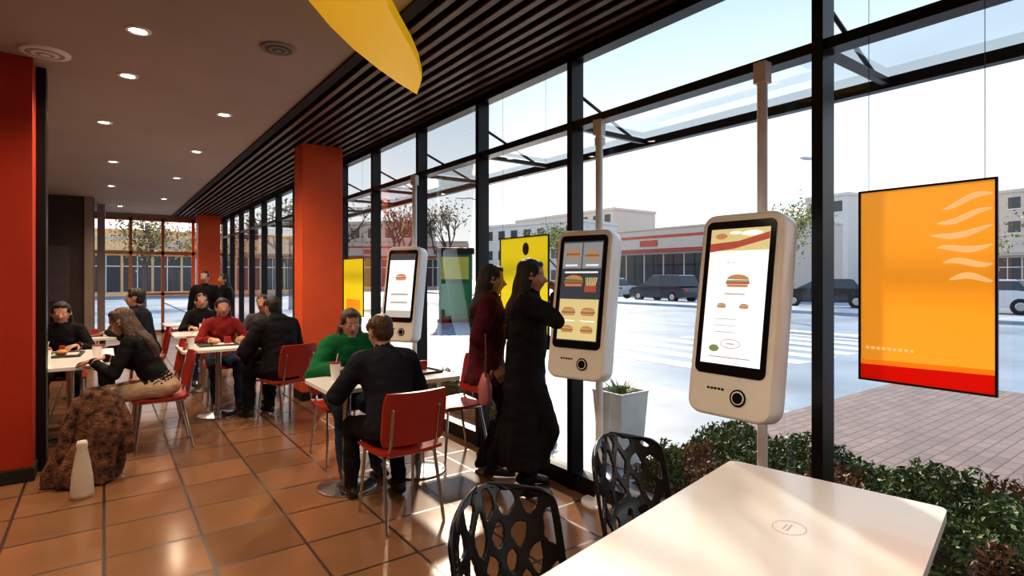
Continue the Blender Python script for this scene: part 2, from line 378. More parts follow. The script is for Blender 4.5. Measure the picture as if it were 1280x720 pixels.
def person(name,x,y,ang,Ht=1.7,sit=False,lean=5,side=0,hy=0,hp=0,LH=None,RH=None,LF=None,RF=None,top=CBLK,bot=CDEN,skin=SKIN,hair=HAIRK,shoe=SHOE,style='short',fem=False,coat=0,infl=.012,vox=.011,hood=False,LHn=None,RHn=None,z0=0):
    s=Ht/1.7; m=MB()
    TOP,BOT,SK,HA,SH,LP=0,1,2,3,4,5
    hz=.55 if sit else .91*s
    P=Vector((0,0,hz)); la=math.radians(lean); sa=math.radians(side)
    U=Vector((math.sin(sa),math.sin(la),math.cos(la))).normalized(); Xa=Vector((1,0,0)); Xa=(Xa-U*Xa.dot(U)).normalized(); Fv=U.cross(Xa)
    w=.90 if fem else 1
    def stn(h,a,b,o=0): return (P+U*h*s+Fv*o*s,Xa*(a*w+infl)*s,Fv*(b+infl)*s)
    m.m=TOP
    m.sloft([stn(.02,.160,.112),stn(.10,.148,.105),stn(.20,.138,.10),stn(.30,.155,.112,.005),stn(.38,.168,.115,.005),stn(.45,.165,.098,-.005),stn(.495,.115,.075,-.005),stn(.52,.068,.06,0)],20,3)
    if fem: 
        for q in (-1,1): m.ell(P+U*.34*s+Fv*.085*s+Xa*q*.07*s,(.06*s,.055*s,.06*s))
    m.m=BOT if not coat else TOP
    m.sloft([stn(-.09,.12,.09),stn(-.03,.165+(.01 if fem else 0),.118),stn(.05,.158,.112)],20,3)
    if sit: m.ell(P+Vector((0,-.02,-.02)),(.175*s,.14*s,.10*s))
    for q,F in ((-1,LF),(1,RF)):
        hj=P+Vector((q*.09*s,0,-.02))
        if F is None: F=(q*.12,.44 if sit else .0,.085) 
        F=Vector(F)
        hint=Vector((q*.12,1,1 if sit else 0))
        K,An=ik(hj,F,.44*s,.43*s,hint)
        m.m=BOT; m.caps(hj,K,(.088+infl*.4)*s,(.060+infl*.3)*s,14,7)
        Mid=K.lerp(An,.3)+Vector((0,-.012,0))*s
        m.caps(K,Mid,(.058+infl*.3)*s,(.056+infl*.3)*s,14,3); m.m=BOT if shoe is not BOOT else SH; m.caps(Mid,An,(.056+infl*.3)*s,(.040+infl*.4)*s,14,5)
        m.m=SH
        m.sloft([(An+Vector((0,-.055,-.042)),Vector((.032,0,0)),Vector((0,0,.034))),(An+Vector((0,0,-.03)),Vector((.040,0,0)),Vector((0,0,.045))),(An+Vector((q*.01,.10,-.045)),Vector((.046,0,0)),Vector((0,0,.032))),(An+Vector((q*.015,.165,-.055)),Vector((.040,0,0)),Vector((0,0,.022)))],14,3)
    if coat:
        m.m=TOP; st=[stn(.34,.158,.110),stn(.18,.165,.122)]
        zt=hz; zb=coat
        for k in range(0,6):
            t=k/5; z=zt+(zb-zt)*t; st.append((Vector((0,-.01,z)),Vector(((.190+.045*t)*s*(.95 if fem else 1),0,0)),Vector((0,(.145+.04*t)*s,0))))
        m.sloft(st,24,3,flat=True)
    hd=[]
    for q,Hn,nn in ((-1,LH,LHn),(1,RH,RHn)):
        Sj=P+U*.455*s+Xa*q*.172*w*s
        if Hn is None: Hn=(q*.16,.40,.80) if sit else (q*.25,.06,.80*s)
        Hn=Vector(Hn); E,W=ik(Sj,Hn,.285*s,.25*s,Vector((q*.7,-.6,-.7)))
        m.m=TOP; m.caps(P+U*.46*s+Xa*q*.10*w*s,Sj,(.058+infl)*s,(.056+infl)*s,12,3)
        m.caps(Sj,E,(.053+infl)*s,(.041+infl)*s,14,7); m.caps(E,E.lerp(W,.95),(.041+infl)*s,(.028+infl*.8)*s,14,6)
        m.m=SK; m.caps(E.lerp(W,.8),W,.026*s,.022*s,12,3)
        nrm=Vector(nn) if nn else (Vector((0,0,-1)) if sit else Vector((-q,0,0)))
        d=(W-E).normalized(); 
        if sit and nn is None: d=Vector((d.x,max(.3,d.y),-.05)).normalized()
        nrm=(nrm-d*nrm.dot(d)).normalized(); hd.append((W,d,nrm,q))
    N=P+U*.515*s
    Rh=Matrix.Rotation(math.radians(hy),3,'Z')@Matrix.Rotation(math.radians(hp),3,'X')
    up=(U*.6+Vector((0,0,1))*.4).normalized(); Hc=N+up*.080*s+Rh@Vector((0,.012,.066))*s
    m.m=SK; m.caps(N-U*.03*s,Hc+Rh@Vector((0,-.02,-.05))*s,.056*s*(w if fem else 1),.052*s,14,4)
    def hh(a,b,c): return Hc+Rh@Vector((a,b,c))*s
    def he(c,r,n=16,k=10): m.ell(hh(*c),[q*s for q in r],Rh,n,k)
    he((0,-.008,.028),(.074,.094,.084),22,14); he((0,.022,-.035),(.060,.068,.078),20,12); he((0,.058,-.084),(.028,.028,.022))
    m.caps(hh(0,.086,.012),hh(0,.112,-.024),.008*s,.0145*s,10,3); he((0,.100,-.028),(.019,.012,.010))
    for q in (-1,1):
        he((q*.074,-.004,-.008),(.011,.020,.031),10,8); he((q*.036,.062,-.022),(.022,.022,.02)); he((q*.030,.078,.026),(.024,.012,.008))
    m.m=LP; he((0,.088,-.054),(.023,.011,.006)); he((0,.086,-.063),(.019,.011,.006))
    m.m=HA
    if style!='bald':
        he((0,-.024,.040),(.083,.096,.085),22,14); he((0,-.050,-.010),(.072,.058,.070),20,12); he((0,.028,.088),(.060,.050,.028))
        for q in (-1,1): he((q*.068,.022,.045),(.015,.036,.035))
    RX=Rh@Vector((1,0,0))*s; RY=Rh@Vector((0,1,0))*s
    if style in('long','bun'):
        for q in (-1,1): m.sloft([(hh(q*.050,.0,.085),RX*.03,RY*.04),(hh(q*.078,-.010,.03),RX*.014,RY*.042),(hh(q*.083,-.025,-.07),RX*.020,RY*.042),(hh(q*.088,-.03,-.16),RX*.026,RY*.04)],12,3)
    if style=='long':
        m.sloft([(hh(0,-.060,.03),RX*.07,RY*.05),(hh(0,-.075,-.08),RX*.088,RY*.052),(N-Fv*.075*s,Xa*.10*s,Fv*.05*s),(P+U*.42*s-Fv*(.105+infl)*s,Xa*.10*s,Fv*.035*s),(P+U*.33*s-Fv*(.11+infl)*s,Xa*.085*s,Fv*.03*s),(P+U*.25*s-Fv*(.10+infl)*s,Xa*.05*s,Fv*.018*s)],20,4)
    if style=='bun': he((0,-.115,.04),(.045,.042,.045))
    m.m=TOP
    m.sloft([(N-U*.045*s-Fv*.005*s,Xa*.085*s,Fv*.078*s),(N+U*.010*s,Xa*.066*s,Fv*.066*s)],18,2)
    if hood: m.sloft([(N-Fv*.06*s-U*.09*s,Xa*.10*s,Fv*.05*s),(N-Fv*.075*s,Xa*.13*s,Fv*.06*s),(N-Fv*.06*s+U*.05*s,Xa*.10*s,Fv*.035*s)],18,3)
    me=bpy.data.meshes.new('b'); me.from_pydata([tuple(q) for q in m.V],[],m.F); o=bpy.data.objects.new('tmp',me); S.collection.objects.link(o)
    r=o.modifiers.new('r','REMESH'); r.mode='VOXEL'; r.voxel_size=vox
    sm=o.modifiers.new('s','SMOOTH'); sm.factor=.5; sm.iterations=3
    dg=bpy.context.evaluated_depsgraph_get(); em=bpy.data.meshes.new_from_object(o.evaluated_get(dg)); bpy.data.objects.remove(o)
    kd=kdtree.KDTree(len(m.V))
    for i,q in enumerate(m.V): kd.insert(q,i)
    kd.balance()
    vt=[m.VM[kd.find(q.co)[1]] for q in em.vertices]
    co=[]
    for i,q in enumerate(em.vertices):
        p=q.co.copy()
        if vt[i]==HA:
            a=noise.noise(Vector((p.x*45,p.y*45,p.z*8))); p+=q.normal*a*.005
        elif vt[i] in(TOP,BOT):
            a=noise.noise(Vector((p.x*9,p.y*9,p.z*14+x*7)))+.5*noise.noise(Vector((p.x*22,p.y*22,p.z*26))); p+=q.normal*a*.009
            if coat and p.z<hz: 
                an=math.atan2(p.y,p.x); p+=q.normal*(.010*math.sin(an*9)*min(1,(hz-p.z)*2))
        co.append(p)
    B=MB()
    B.V=co; B.VM=vt
    for p in em.polygons:
        t=[vt[i] for i in p.vertices]; B.F.append(list(p.vertices)); B.M.append(max(set(t),key=t.count))
    B.m=SK
    for W,d,nrm,q in hd: hand(B,W,d,nrm,-q)
    for q in (-1,1):
        B.m=6; B.ell(hh(q*.031,.076,.004),[.0125*s]*3,None,10,8); B.m=7; B.ell(hh(q*.031,.084,.004),[.0065*s]*3,None,8,6)
    return B.build(name,[top,bot,skin,hair,shoe,LIP,EYEW,EYED],(x,y,z0),ang,smooth=True)
d2=math.radians
person('standing_woman',2.38,3.10,d2(-125),1.63,top=CBLK,bot=CBLK,style='long',fem=True,coat=.20,infl=.028,lean=2,vox=.010,hp=-8,RH=(.13,.20,1.36),RHn=(0,-1,0),hy=-8,LH=(-.20,.20,1.0))
person('standing_woman',2.36,3.56,d2(-125),1.60,top=CBUR,bot=CBLK,style='long',fem=True,coat=.70,infl=.026,lean=2,vox=.010,hp=-10,LH=(-.14,.24,1.05),RH=(.25,.06,.86),LF=(-.09,-.03,.085),RF=(.09,.04,.085))
person('seated_man',1.48,3.30,d2(-2),1.60,sit=True,lean=22,top=CNAVY,bot=CBLK,hair=HAIRB,hp=-16,hy=12,infl=.026,vox=.010,LH=(-.17,.44,.80),RH=(.15,.42,.80),RF=(.16,.30,.085),LF=(-.14,.40,.085))
person('seated_woman',1.60,4.52,d2(175),1.55,sit=True,lean=16,top=CGRN,bot=CDEN,hair=HAIRB,style='bun',fem=True,hp=-15,infl=.045,vox=.011,hood=True,LH=(-.14,.36,.80),RH=(.16,.36,.81))
person('seated_man',1.50,6.06,d2(20),1.66,sit=True,lean=18,top=CBLK,bot=CBLK,infl=.045,vox=.012,hp=-14,hood=True)
person('seated_woman',1.12,7.42,d2(180),1.55,sit=True,lean=14,top=CRED,bot=CDEN,style='long',fem=True,vox=.014,hp=-8)
person('seated_man',1.68,7.62,d2(150),1.6,sit=True,lean=14,top=CGRY,bot=CBLK,vox=.014,hair=HAIRB)
person('seated_woman',1.12,9.15,d2(180),1.55,sit=True,lean=10,top=CBLK,bot=CDEN,style='long',fem=True,vox=.016)
person('standing_man',1.45,11.2,d2(160),1.60,top=CBLK,bot=CDEN,vox=.016)
person('standing_woman',1.85,11.6,d2(110),1.55,top=CBLK,bot=CBLK,vox=.016,fem=True,style='long')
person('seated_man',.45,8.63,d2(72),1.75,sit=True,lean=12,top=CNAVY,bot=CBLK,vox=.012,infl=.025,LH=(-.15,.38,.80),RH=(.15,.38,.80))
person('seated_woman',.40,5.78,d2(76),1.62,sit=True,lean=28,side=0,top=CBLK,bot=CCRM,hair=HAIRB,shoe=BOOT,style='long',fem=True,hp=-22,vox=.010,LH=(-.12,.46,.79),RH=(.14,.44,.79))
person('seated_woman',-.35,7.56,d2(178),1.55,sit=True,lean=18,top=CBLK,bot=CBLK,style='long',fem=True,vox=.012,hp=-12,LH=(-.14,.38,.80),RH=(.14,.38,.80))
person('pedestrian',19,10.3,d2(60),1.7,top=CNAVY,bot=CBLK,vox=.02,z0=-.06); person('pedestrian',20.2,7.8,d2(60),1.65,top=CBLK,bot=CDEN,vox=.02,fem=True,style='long',z0=-.06)
# ---------------------------------------------------------------- kiosks
def em(n,c,s=1.0): return mat(n,c,.3,es=s,var=0)
E_W=em('screen_white',(.80,.86,.90),.72); E_Y=em('screen_yellow',(.74,.66,.34),.5); E_R=em('screen_red',(.45,.10,.07),.5); E_O=em('screen_bun',(.55,.30,.14),.5); E_G=em('screen_green',(.22,.34,.12),.4); E_D=em('screen_dark',(.06,.07,.09),.5); E_T=em('screen_text',(.50,.52,.55),.4); E_B=em('screen_grey',(.34,.38,.42),.45)
def kiosk(x,y,ang,kind,polez=2.52):
    m=MB(); tilt=Matrix.Rotation(math.radians(-9),4,'X'); C=Matrix.Translation((0,0,1.32))@tilt
    f=lambda a,b,h:(a,h,b)
    m.T=C; m.m=0
    ys=[(-.062,.375,.915,.055),(-.058,.392,.932,.06),(-.045,.402,.942,.065),(.055,.402,.942,.065),(.080,.385,.92,.06),(.090,.33,.80,.06),(.105,.25,.6,.05)]
    vs=[];fs=[];n=None
    for (yy,w,h,r) in ys:
        p=rrect(w,h,r,8); n=len(p); vs+=[(a,yy,b) for a,b in p]
    for j in range(len(ys)-1):
        for i in range(n): fs.append((j*n+i,j*n+(i+1)%n,(j+1)*n+(i+1)%n,(j+1)*n+i))
    fs.append(tuple(range(n))); fs.append(tuple(reversed(range((len(ys)-1)*n,len(ys)*n))))
    m.add(vs,fs)
    m.m=1; m.prism(rrect(.342,.715,.03,6,0,.075),-.066,-.060,f)
    def q(a0,a1,b0,b1,mi,h=.0675): m.m=mi; m.prism([(a0,b0),(a1,b0),(a1,b1),(a0,b1)],-h,-h+.001,f)
    def el(cx,cy,rx,ry,mi,h=.069,n=24,a0=0,a1=360): m.m=mi; m.prism([(cx+rx*math.cos(math.radians(a0+(a1-a0)*i/n)),cy+ry*math.sin(math.radians(a0+(a1-a0)*i/n))) for i in range(n)],-h,-h+.0008,f)
    SX,Z0,Z1=.145,-.235,.395
    def burger(cx,cy,k,h=.069):
        el(cx,cy+.015*k,.06*k,.028*k,6,h,24,0,180); q(cx-.062*k,cx+.062*k,cy+.005*k,cy+.013*k,7,h); q(cx-.064*k,cx+.064*k,cy-.006*k,cy+.004*k,5,h+.0003); q(cx-.056*k,cx+.056*k,cy-.022*k,cy-.008*k,6,h)
    if kind==0:
        q(-SX,SX,Z0,Z1,3); q(-SX,SX,.29,Z1,4,.068); m.m=5; m.prism([(-SX,.285),(-.02,.300),(SX,.34),(SX,.372),(0,.335),(-SX,.325)],-.0695,-.0685,f)
        el(.06,.370,.05,.012,3); el(-.09,.36,.03,.014,6); el(-.02,.375,.03,.008,3)
        q(-.06,.06,.225,.238,8); q(-.04,.04,.208,.214,8); burger(.01,.14,.9)
        q(-.05,.05,.085,.091,8,.069); burger(-.06,.03,.35); burger(.05,.03,.35)
        for i in range(3): q(-.09,.02,-.03-.03*i,-.027-.03*i,8,.069)
        el(.0,-.14,.05,.022,8); el(0,-.14,.046,.018,3,.0695); q(-.02,.02,-.143,-.137,8,.070); el(-.08,-.165,.025,.016,7); q(-.10,.10,-.205,-.200,8,.069)
    elif kind==1:
        q(-SX,SX,Z0,Z1,9); q(-SX+.005,-.004,.22,.385,10,.068); q(.004,SX-.005,.22,.385,10,.068); burger(-.07,.31,.8); burger(.07,.30,.8); q(-.12,-.03,.235,.245,3,.069); q(.03,.12,.235,.245,3,.069)
        q(-SX+.005,SX-.005,.035,.212,9,.068); burger(-.05,.13,1.1); 
        for i in range(7): m.m=4; a=.045+.009*i; m.prism([(a,.09),(a+.006,.09),(a+.009+.004*(i-3),.16),(a+.003+.004*(i-3),.165)],-.070,-.069,f)
        q(.035,.115,.07,.11,5,.0705); q(-.12,.12,.19,.2,3,.069)
        q(-SX+.005,SX-.005,Z0+.005,.025,4,.068); burger(-.07,-.06,.8); burger(.07,-.06,.8); burger(-.07,-.17,.7); burger(.07,-.17,.7); q(-.12,-.02,-.115,-.108,3,.069); q(.02,.12,-.115,-.108,3,.069)
    else:
        q(-SX,SX,Z0,Z1,3); q(-SX,SX,.33,Z1,9,.068); burger(0,.15,1.0); q(-.1,.1,-.02,.0,8,.069); q(-.1,.1,-.1,-.08,8,.069); q(-SX,SX,Z0,-.17,8,.068)
    el(.055,-.375,.038,.038,1,.066,32); el(.055,-.375,.030,.030,2,.068,32); el(.055,-.375,.024,.024,1,.070,32)
    for i in range(5): q(-.10+.018*i,-.088+.018*i,-.352,-.343,1,.064)
    m.m=0; m.box((0,.12,-.05),(.16,.08,.34)); m.T=Matrix.Identity(4)
    m.m=2; m.cyl((0,.195,0.012),(0,.195,polez),.024,.024,20); m.cyl((0,.195,0),(0,.195,.014),.12,.12,32); m.cyl((0,.195,.014),(0,.195,.05),.04,.026,20)
    m.box((0,.14,1.25),(.08,.09,.2)); m.box((0,.195,polez-.04),(.06,.06,.10))
    return m.build('ordering_kiosk',[CREAM,SCRB,WHITE,E_W,E_Y,E_R,E_O,E_G,E_T,E_D,E_B],(x,y,0),ang,auto=True)
kiosk(2.38,1.47,-d2(88),0); kiosk(2.46,2.60,-d2(74),1); kiosk(2.40,5.12,-d2(60),2)
m=MB(); m.cyl((0,0,-.01),(0,0,2.5),.022); m.cyl((0,0,-.01),(0,0,.015),.09); m.box((0,0,2.5),(.06,.05,.06)); m.build('support_pole',[WHITE],(2.98,2.98,0),auto=True)
# ---------------------------------------------------------------- posters
def poster(name,y0,y1,z0,z1,ma,parts=(),mats=(),x=2.60,fr=.008):
    m=MB(); m.add([(x,y0,z0),(x,y1,z0),(x,y1,z1),(x,y0,z1)],[(0,3,2,1)])
    m.m=1
    for a,b,c_,d in ((y0,y1,z0-fr,z0),(y0,y1,z1,z1+fr),(y0-fr,y0,z0-fr,z1+fr),(y1,y1+fr,z0-fr,z1+fr)): m.bx(x-.006,x+.006,a,b,c_,d)
    for yy in (y0+.03,y1-.03): m.cyl((x,yy,z1),(x,yy,3.10),.0012,n=6)
    for mi,poly in parts:
        m.m=mi; m.add([(x-.003,a,b) for a,b in poly],[tuple(range(len(poly)))])
    return m.build(name,[ma,BLACK]+list(mats))
OR=postermat('poster_orange',(.95,.34,.02),(.97,.42,.06),tl=.6,es=.30); RD=postermat('poster_red',(.60,.015,.01),(.65,.02,.01),tl=.6,es=.2); PL=postermat('poster_pale',(1,.60,.30),(1,.68,.38),tl=.3,es=.42); YG=postermat('poster_yellow',(.90,.62,.02),(.80,.64,.03),tl=.7,es=.12); GR=postermat('poster_green',(.15,.45,.05),(.5,.6,.05),es=.1); DG=postermat('poster_dark',(.03,.05,.02),(.06,.06,.02),es=0); YO=postermat('poster_amber',(.95,.36,.03),(.95,.40,.04),tl=.5,es=.2)
parts=[(2,[(.606,1.07),(1.05,1.07),(1.05,1.13),(.606,1.14)]),(5,[(.606,1.14),(1.05,1.13),(1.05,1.15),(.606,1.16)])]
for i in range(6):
    z=1.80-.062*i; t=[];b=[]
    for k in range(15):
        f=k/14; yy=.612+(.19-.02*abs(i-2))*f; w=.013*math.sin(f*math.pi)**.6+.001; zz=z+.010*math.sin(f*5+i)-.20*(yy-.612)*(1.2-.25*i)
        t.append((yy,zz+w)); b.append((yy,zz-w*.8))
    parts.append((3,t+b[::-1]))
for i in range(9): parts.append((3,[(1.03-.02*i,1.195),(1.017-.02*i,1.195),(1.017-.02*i,1.206),(1.03-.02*i,1.206)]))
poster('hanging_poster',.606,1.05,1.07,1.85,OR,parts,[RD,PL,YG,YO])
yp=[(2,[(3.44+.04*math.cos(a/16*6.283),1.71+.05*math.sin(a/16*6.283)) for a in range(16)]),(3,[(3.17,1.0),(3.78,1.0),(3.78,1.12),(3.17,1.12)])]
poster('hanging_poster',3.17,3.78,1.0,1.80,YG,yp,[DG,GR],x=2.64)
poster('hanging_poster',6.7,7.4,1.0,1.72,YG,[(2,[(6.8,1.05),(7.3,1.05),(7.3,1.2),(6.8,1.2)])],[OR])
# ---------------------------------------------------------------- small things
def cup(x,y,z=.75):
    m=MB(); m.cyl((0,0,0),(0,0,.12),.028,.038,24); m.m=1; m.cyl((0,0,.12),(0,0,.128),.040,.040,24); m.m=2; m.cyl((.005,0,.12),(.02,0,.19),.0035,n=8); m.build('paper_cup',[WHITE,REDCH,WHITE],(x,y,z),auto=True)
BUN=mat('burger_bun',(.5,.25,.08),.6)
def tray(x,y,r=0):
    m=MB(); m.prism(rrect(.38,.27,.03),0,.006); 
    for a in ((0,.13,.38,.012),(0,-.13,.38,.012),(.185,0,.012,.27),(-.185,0,.012,.27)): m.box((a[0],a[1],.010),(a[2],a[3],.014))
    m.m=1; m.box((.05,0,.009),(.2,.2,.004)); m.m=2; m.ell((-.03,.02,.035),(.05,.05,.026)); m.m=3; m.box((.1,.03,.045),(.07,.04,.075)); m.build('food_tray',[CGRY,WHITE,BUN,REDCH],(x,y,.75),r)
tray(1.93,3.95,.1); cup(1.35,4.02); tray(1.0,6.8); cup(.72,6.6); tray(-.30,6.75,1.5); cup(-.05,6.3); cup(-.4,6.2); cup(1.05,8.4); tray(-.2,8.75)
m=MB(); m.sloft([(Vector((0,0,0)),Vector((.11,0,0)),Vector((0,.045,0))),(Vector((0,0,.10)),Vector((.12,0,0)),Vector((0,.05,0))),(Vector((0,0,.18)),Vector((.10,0,0)),Vector((0,.025,0)))],20,3)
m.m=1; m.tube([Vector((.09*math.cos(t/10*math.pi),0,.17+.30*math.sin(t/10*math.pi))) for t in range(11)],.006,8)
m.build('handbag',[mat('pink_leather',(.50,.18,.20),.45),BOOT],(2.17,3.30,.62),d2(60),smooth=True)
FUR=mat('fur_pattern',(.14,.06,.032),.9,var=.95,scale=20,bump=1,bscale=70)
m=MB()
n=64;k=36;vs=[];fs=[]
for j in range(k+1):
    t=j/k; z=.68*(1-t)
    rad=.06+.12*math.sin(min(1,t*1.6)*math.pi*.5)**.7+.035*t
    if j==0: rad=.03
    for i in range(n):
        a=2*math.pi*i/n; fold=.10*math.sin(a*6+1.3*math.sin(t*3))*t+.07*math.sin(a*11+2)*t
        r=rad*(1+fold+.22*noise.noise(Vector((math.cos(a)*1.6,math.sin(a)*1.6,t*3))))+.006*noise.noise(Vector((a*12,t*40,0)))
        vs.append((r*math.cos(a)*1.0-.05*t+.03*math.sin(t*5),r*math.sin(a)*.85,max(.006,z+.03*math.sin(a*3)*t)))
for j in range(k):
    for i in range(n): fs.append((j*n+i,j*n+(i+1)%n,(j+1)*n+(i+1)%n,(j+1)*n+i))
fs.append(tuple(range(n))); m.add(vs,fs)
for q in (-1,1): m.sloft([(Vector((q*.10,.0,.60)),Vector((.045,0,0)),Vector((0,.05,0))),(Vector((q*.17,-.05,.42)),Vector((.05,0,0)),Vector((0,.05,0))),(Vector((q*.19,-.08,.20)),Vector((.045,0,0)),Vector((0,.045,0)))],16,4)
m.build('fur_coat',[FUR],(-.04,5.16,0),0,smooth=True)
m=MB(); m.loft([(Vector((0,0,z)),Vector((r,0,0)),Vector((0,r*.8,0))) for z,r in ((0,.065),(.03,.068),(.15,.06),(.25,.045),(.33,.03),(.36,.034),(.385,.026))],24); m.build('white_carafe',[mat('cream_ceramic',(.62,.52,.42),.5,var=.05)],(-.12,4.78,0),smooth=True)
# ---------------------------------------------------------------- exterior
ASPH=mat('asphalt',(.22,.28,.34),.5,var=.35,scale=.35); PAV=brickmat('paving',(.30,.21,.18),(.22,.16,.145),(.12,.10,.10),.2,.1,.006,.6,.5); CONC=mat('concrete',(.32,.36,.40),.6,var=.25,scale=.8)
CROSS=mat('crossing_paint',(.55,.57,.60),.7,var=.2)
m=MB(); m.bx(XW+.1,180,-80,180,-.2,-.06); m.bx(-60,XW+.1,YF+.2,180,-.2,-.06); m.m=1; m.bx(XW+.1,6.2,-20,40,-.1,-.01); m.m=2; m.bx(4.4,9.5,-20,3.2,-.1,0.0); m.m=1; m.bx(23.5,27,-30,80,-.1,.06)
m.m=3
for i in range(14): m.bx(15.0,15.15,-14+5*i,-12+5*i,-.07,-.055)
for i in range(9): m.bx(8.0+.95*i,8.5+.95*i,5.0,9.0,-.07,-.055)
m.build('ground',[ASPH,CONC,PAV,CROSS])
def leafmat(n,c): return mat(n,c,.6,var=.5,scale=5)
LG1=leafmat('leaf_dark',(.045,.09,.028)); LG2=leafmat('leaf_mid',(.12,.18,.05)); LG3=leafmat('leaf_brown',(.20,.11,.06)); LG4=leafmat('leaf_yellow',(.50,.42,.14)); BARK=mat('bark',(.14,.10,.08),.9,bump=.5)
SOIL=mat('soil',(.05,.035,.025),.95,bump=.5)
def leaf(m,p,s,rnd):
    d=Vector((rnd.uniform(-1,1),rnd.uniform(-1,1),rnd.uniform(-.3,1))).normalized(); a=d.orthogonal().normalized(); b=Matrix.Rotation(rnd.uniform(0,6.28),3,d)@a; e=d.cross(b)
    m.add([p-b*s,p+e*s*.4+d*s*.15,p+b*s,p-e*s*.4+d*s*.15],[(0,1,2,3)])
def hedge(x0,x1,y0,y1,h,N,name='hedge'):
    rnd=random.Random(int(x0*100+y0*10)); m=MB(); cx,cy=(x0+x1)/2,(y0+y1)/2
    nx,ny=24,int(24*(y1-y0)/(x1-x0)); vs=[];fs=[]
    def hh(x,y):
        e=min(1,min(x-x0,x1-x,y-y0,y1-y)/.12); e=max(0,e)**.5
        return max(0.02,e*(h+.45*h*noise.noise(Vector((x*3,y*3,h)))+.2*h*noise.noise(Vector((x*9,y*9,1)))))
    for j in range(ny+1):
        for i in range(nx+1):
            x=x0+(x1-x0)*i/nx;y=y0+(y1-y0)*j/ny; vs.append((x-cx,y-cy,hh(x,y)*.8))
    for j in range(ny):
        for i in range(nx): a=j*(nx+1)+i; fs.append((a,a+1,a+nx+2,a+nx+1))
    m.m=0; m.add(vs,fs)
    for _ in range(N):
        x=rnd.uniform(x0,x1);y=rnd.uniform(y0,y1); z=hh(x,y)*rnd.uniform(.7,1.15)+.01
        g=noise.noise(Vector((x*2.3,y*2.3,5))); m.m=3 if g>.15 else (2 if rnd.random()<.5 else 1); leaf(m,Vector((x-cx,y-cy,z)),rnd.uniform(.014,.032),rnd)
    m.build(name,[SOIL,LG1,LG2,LG3],(cx,cy,0))
hedge(3.05,4.3,-.9,2.75,.26,24000); hedge(3.05,3.35,3.9,8.5,.3,5000)
def tree(x,y,h,r,N,mats,bare=False,z0=-.07,name='tree'):
    rnd=random.Random(int(x*31+y*17)); m=MB(); tips=[]
    def br(p,d,L,rad,lv):
        q=p+d*L; m.m=0; m.caps(p,q,rad,rad*.65,7,1)
        if lv==0: tips.append(q); return
        for _ in range(3 if lv>1 else 4):
            nd=(d+Vector((rnd.uniform(-.8,.8),rnd.uniform(-.8,.8),rnd.uniform(-.2,.6)))).normalized(); br(p+d*L*rnd.uniform(.65,1),nd,L*rnd.uniform(.55,.78),rad*.6,lv-1)
    br(Vector((0,0,0)),Vector((0,0,1)),h*.38,h*.022,4 if bare else 3)
    for _ in range(N):
        t=rnd.choice(tips); p=t+Vector((rnd.gauss(0,1),rnd.gauss(0,1),rnd.gauss(0,.8)))*r*.22; m.m=rnd.choice((1,2)); leaf(m,p,rnd.uniform(.05,.12)*h/5,rnd)
    m.build(name,[BARK]+mats,(x,y,z0))
tree(25,29,5.4,2.2,2000,[LG2,LG4]); tree(28,14.5,5.4,2.2,2200,[LG2,LG4]); tree(14,31,6.4,2,500,[LG3,LG4],True); tree(10,30,6.0,2,500,[LG3,LG4],True); tree(7.0,27,5.4,2,700,[LG3,LG4],True)
tree(36,5,6.0,2.4,1500,[LG3,LG4],True); tree(42,-3,7,2.8,2500,[LG2,LG4]); tree(33,9,5,2.4,1800,[LG2,LG4]); tree(5,34,5,2.2,1500,[LG3,LG4]); tree(1.6,33,5,2.2,1500,[LG3,LG4]); tree(48,-14,7,3,2000,[LG2,LG3]); tree(30,-8,5.5,2.5,2000,[LG1,LG2]); tree(19,34,7,2,600,[LG3,LG4],True)
BW=mat('shop_fascia',(.60,.50,.43),.7,var=.05); BR=mat('shop_red',(.55,.09,.05),.5); BD=mat('shop_glass',(.06,.065,.07),.15); BT=mat('beige_wall',(.62,.53,.45),.8,var=.08); BC=mat('pale_wall',(.66,.62,.58),.8)
def shop(x,y,rot,L,D,hh,mats,name='shop_building'):
    m=MB(); m.m=0; m.bx(0,D,-L/2,L/2,0,hh); m.m=1; m.bx(-.5,0,-L/2,L/2,hh*.66,hh*.70); m.m=0; m.bx(-.6,.1,-L/2-.1,L/2+.1,hh*.70,hh*.97); m.m=1; m.bx(-.62,-.60,-L/2,L/2,hh*.86,hh*.90); m.m=0; m.bx(-.1,D,-L/2-.05,L/2+.05,hh,hh+.12)
    n=int(L/2); 
    for i in range(n):
        a=-L/2+.2+i*(L-.4)/n; b=a+(L-.4)/n-.18; m.m=2; m.bx(-.04,0,a,b,.35,hh*.62); m.m=3; m.bx(-.06,-.03,a,b,1.9*hh/4.2,1.96*hh/4.2); m.bx(-.06,-.03,(a+b)/2-.03,(a+b)/2+.03,.35,hh*.62)
        if i%4==1: m.m=1; m.bx(-.66,-.61,a,b,hh*.74,hh*.83)
    m.build(name,mats,(x,y,-.05),rot)
def tower(x,y,rot,W,D,fl,wallm):
    m=MB(); hh=fl*3.0; m.bx(-D/2,D/2,-W/2,W/2,0,hh); m.bx(-D/2-.15,D/2+.15,-W/2-.15,W/2+.15,hh,hh+.4); m.m=1; n=max(2,int(W/2.4))
    for f_ in range(fl):
        for i in range(n):
            a=-W/2+(i+.25)*W/n; m.m=1; m.bx(-D/2-.04,-D/2,a,a+W/n*.5,f_*3+1.0,f_*3+2.4); m.m=2; m.bx(-D/2-.12,-D/2,a-.1,a+W/n*.5+.1,f_*3+.88,f_*3+.98)
    m.build('apartment_building',[wallm,BD,WHITE],(x,y,-.06),rot)
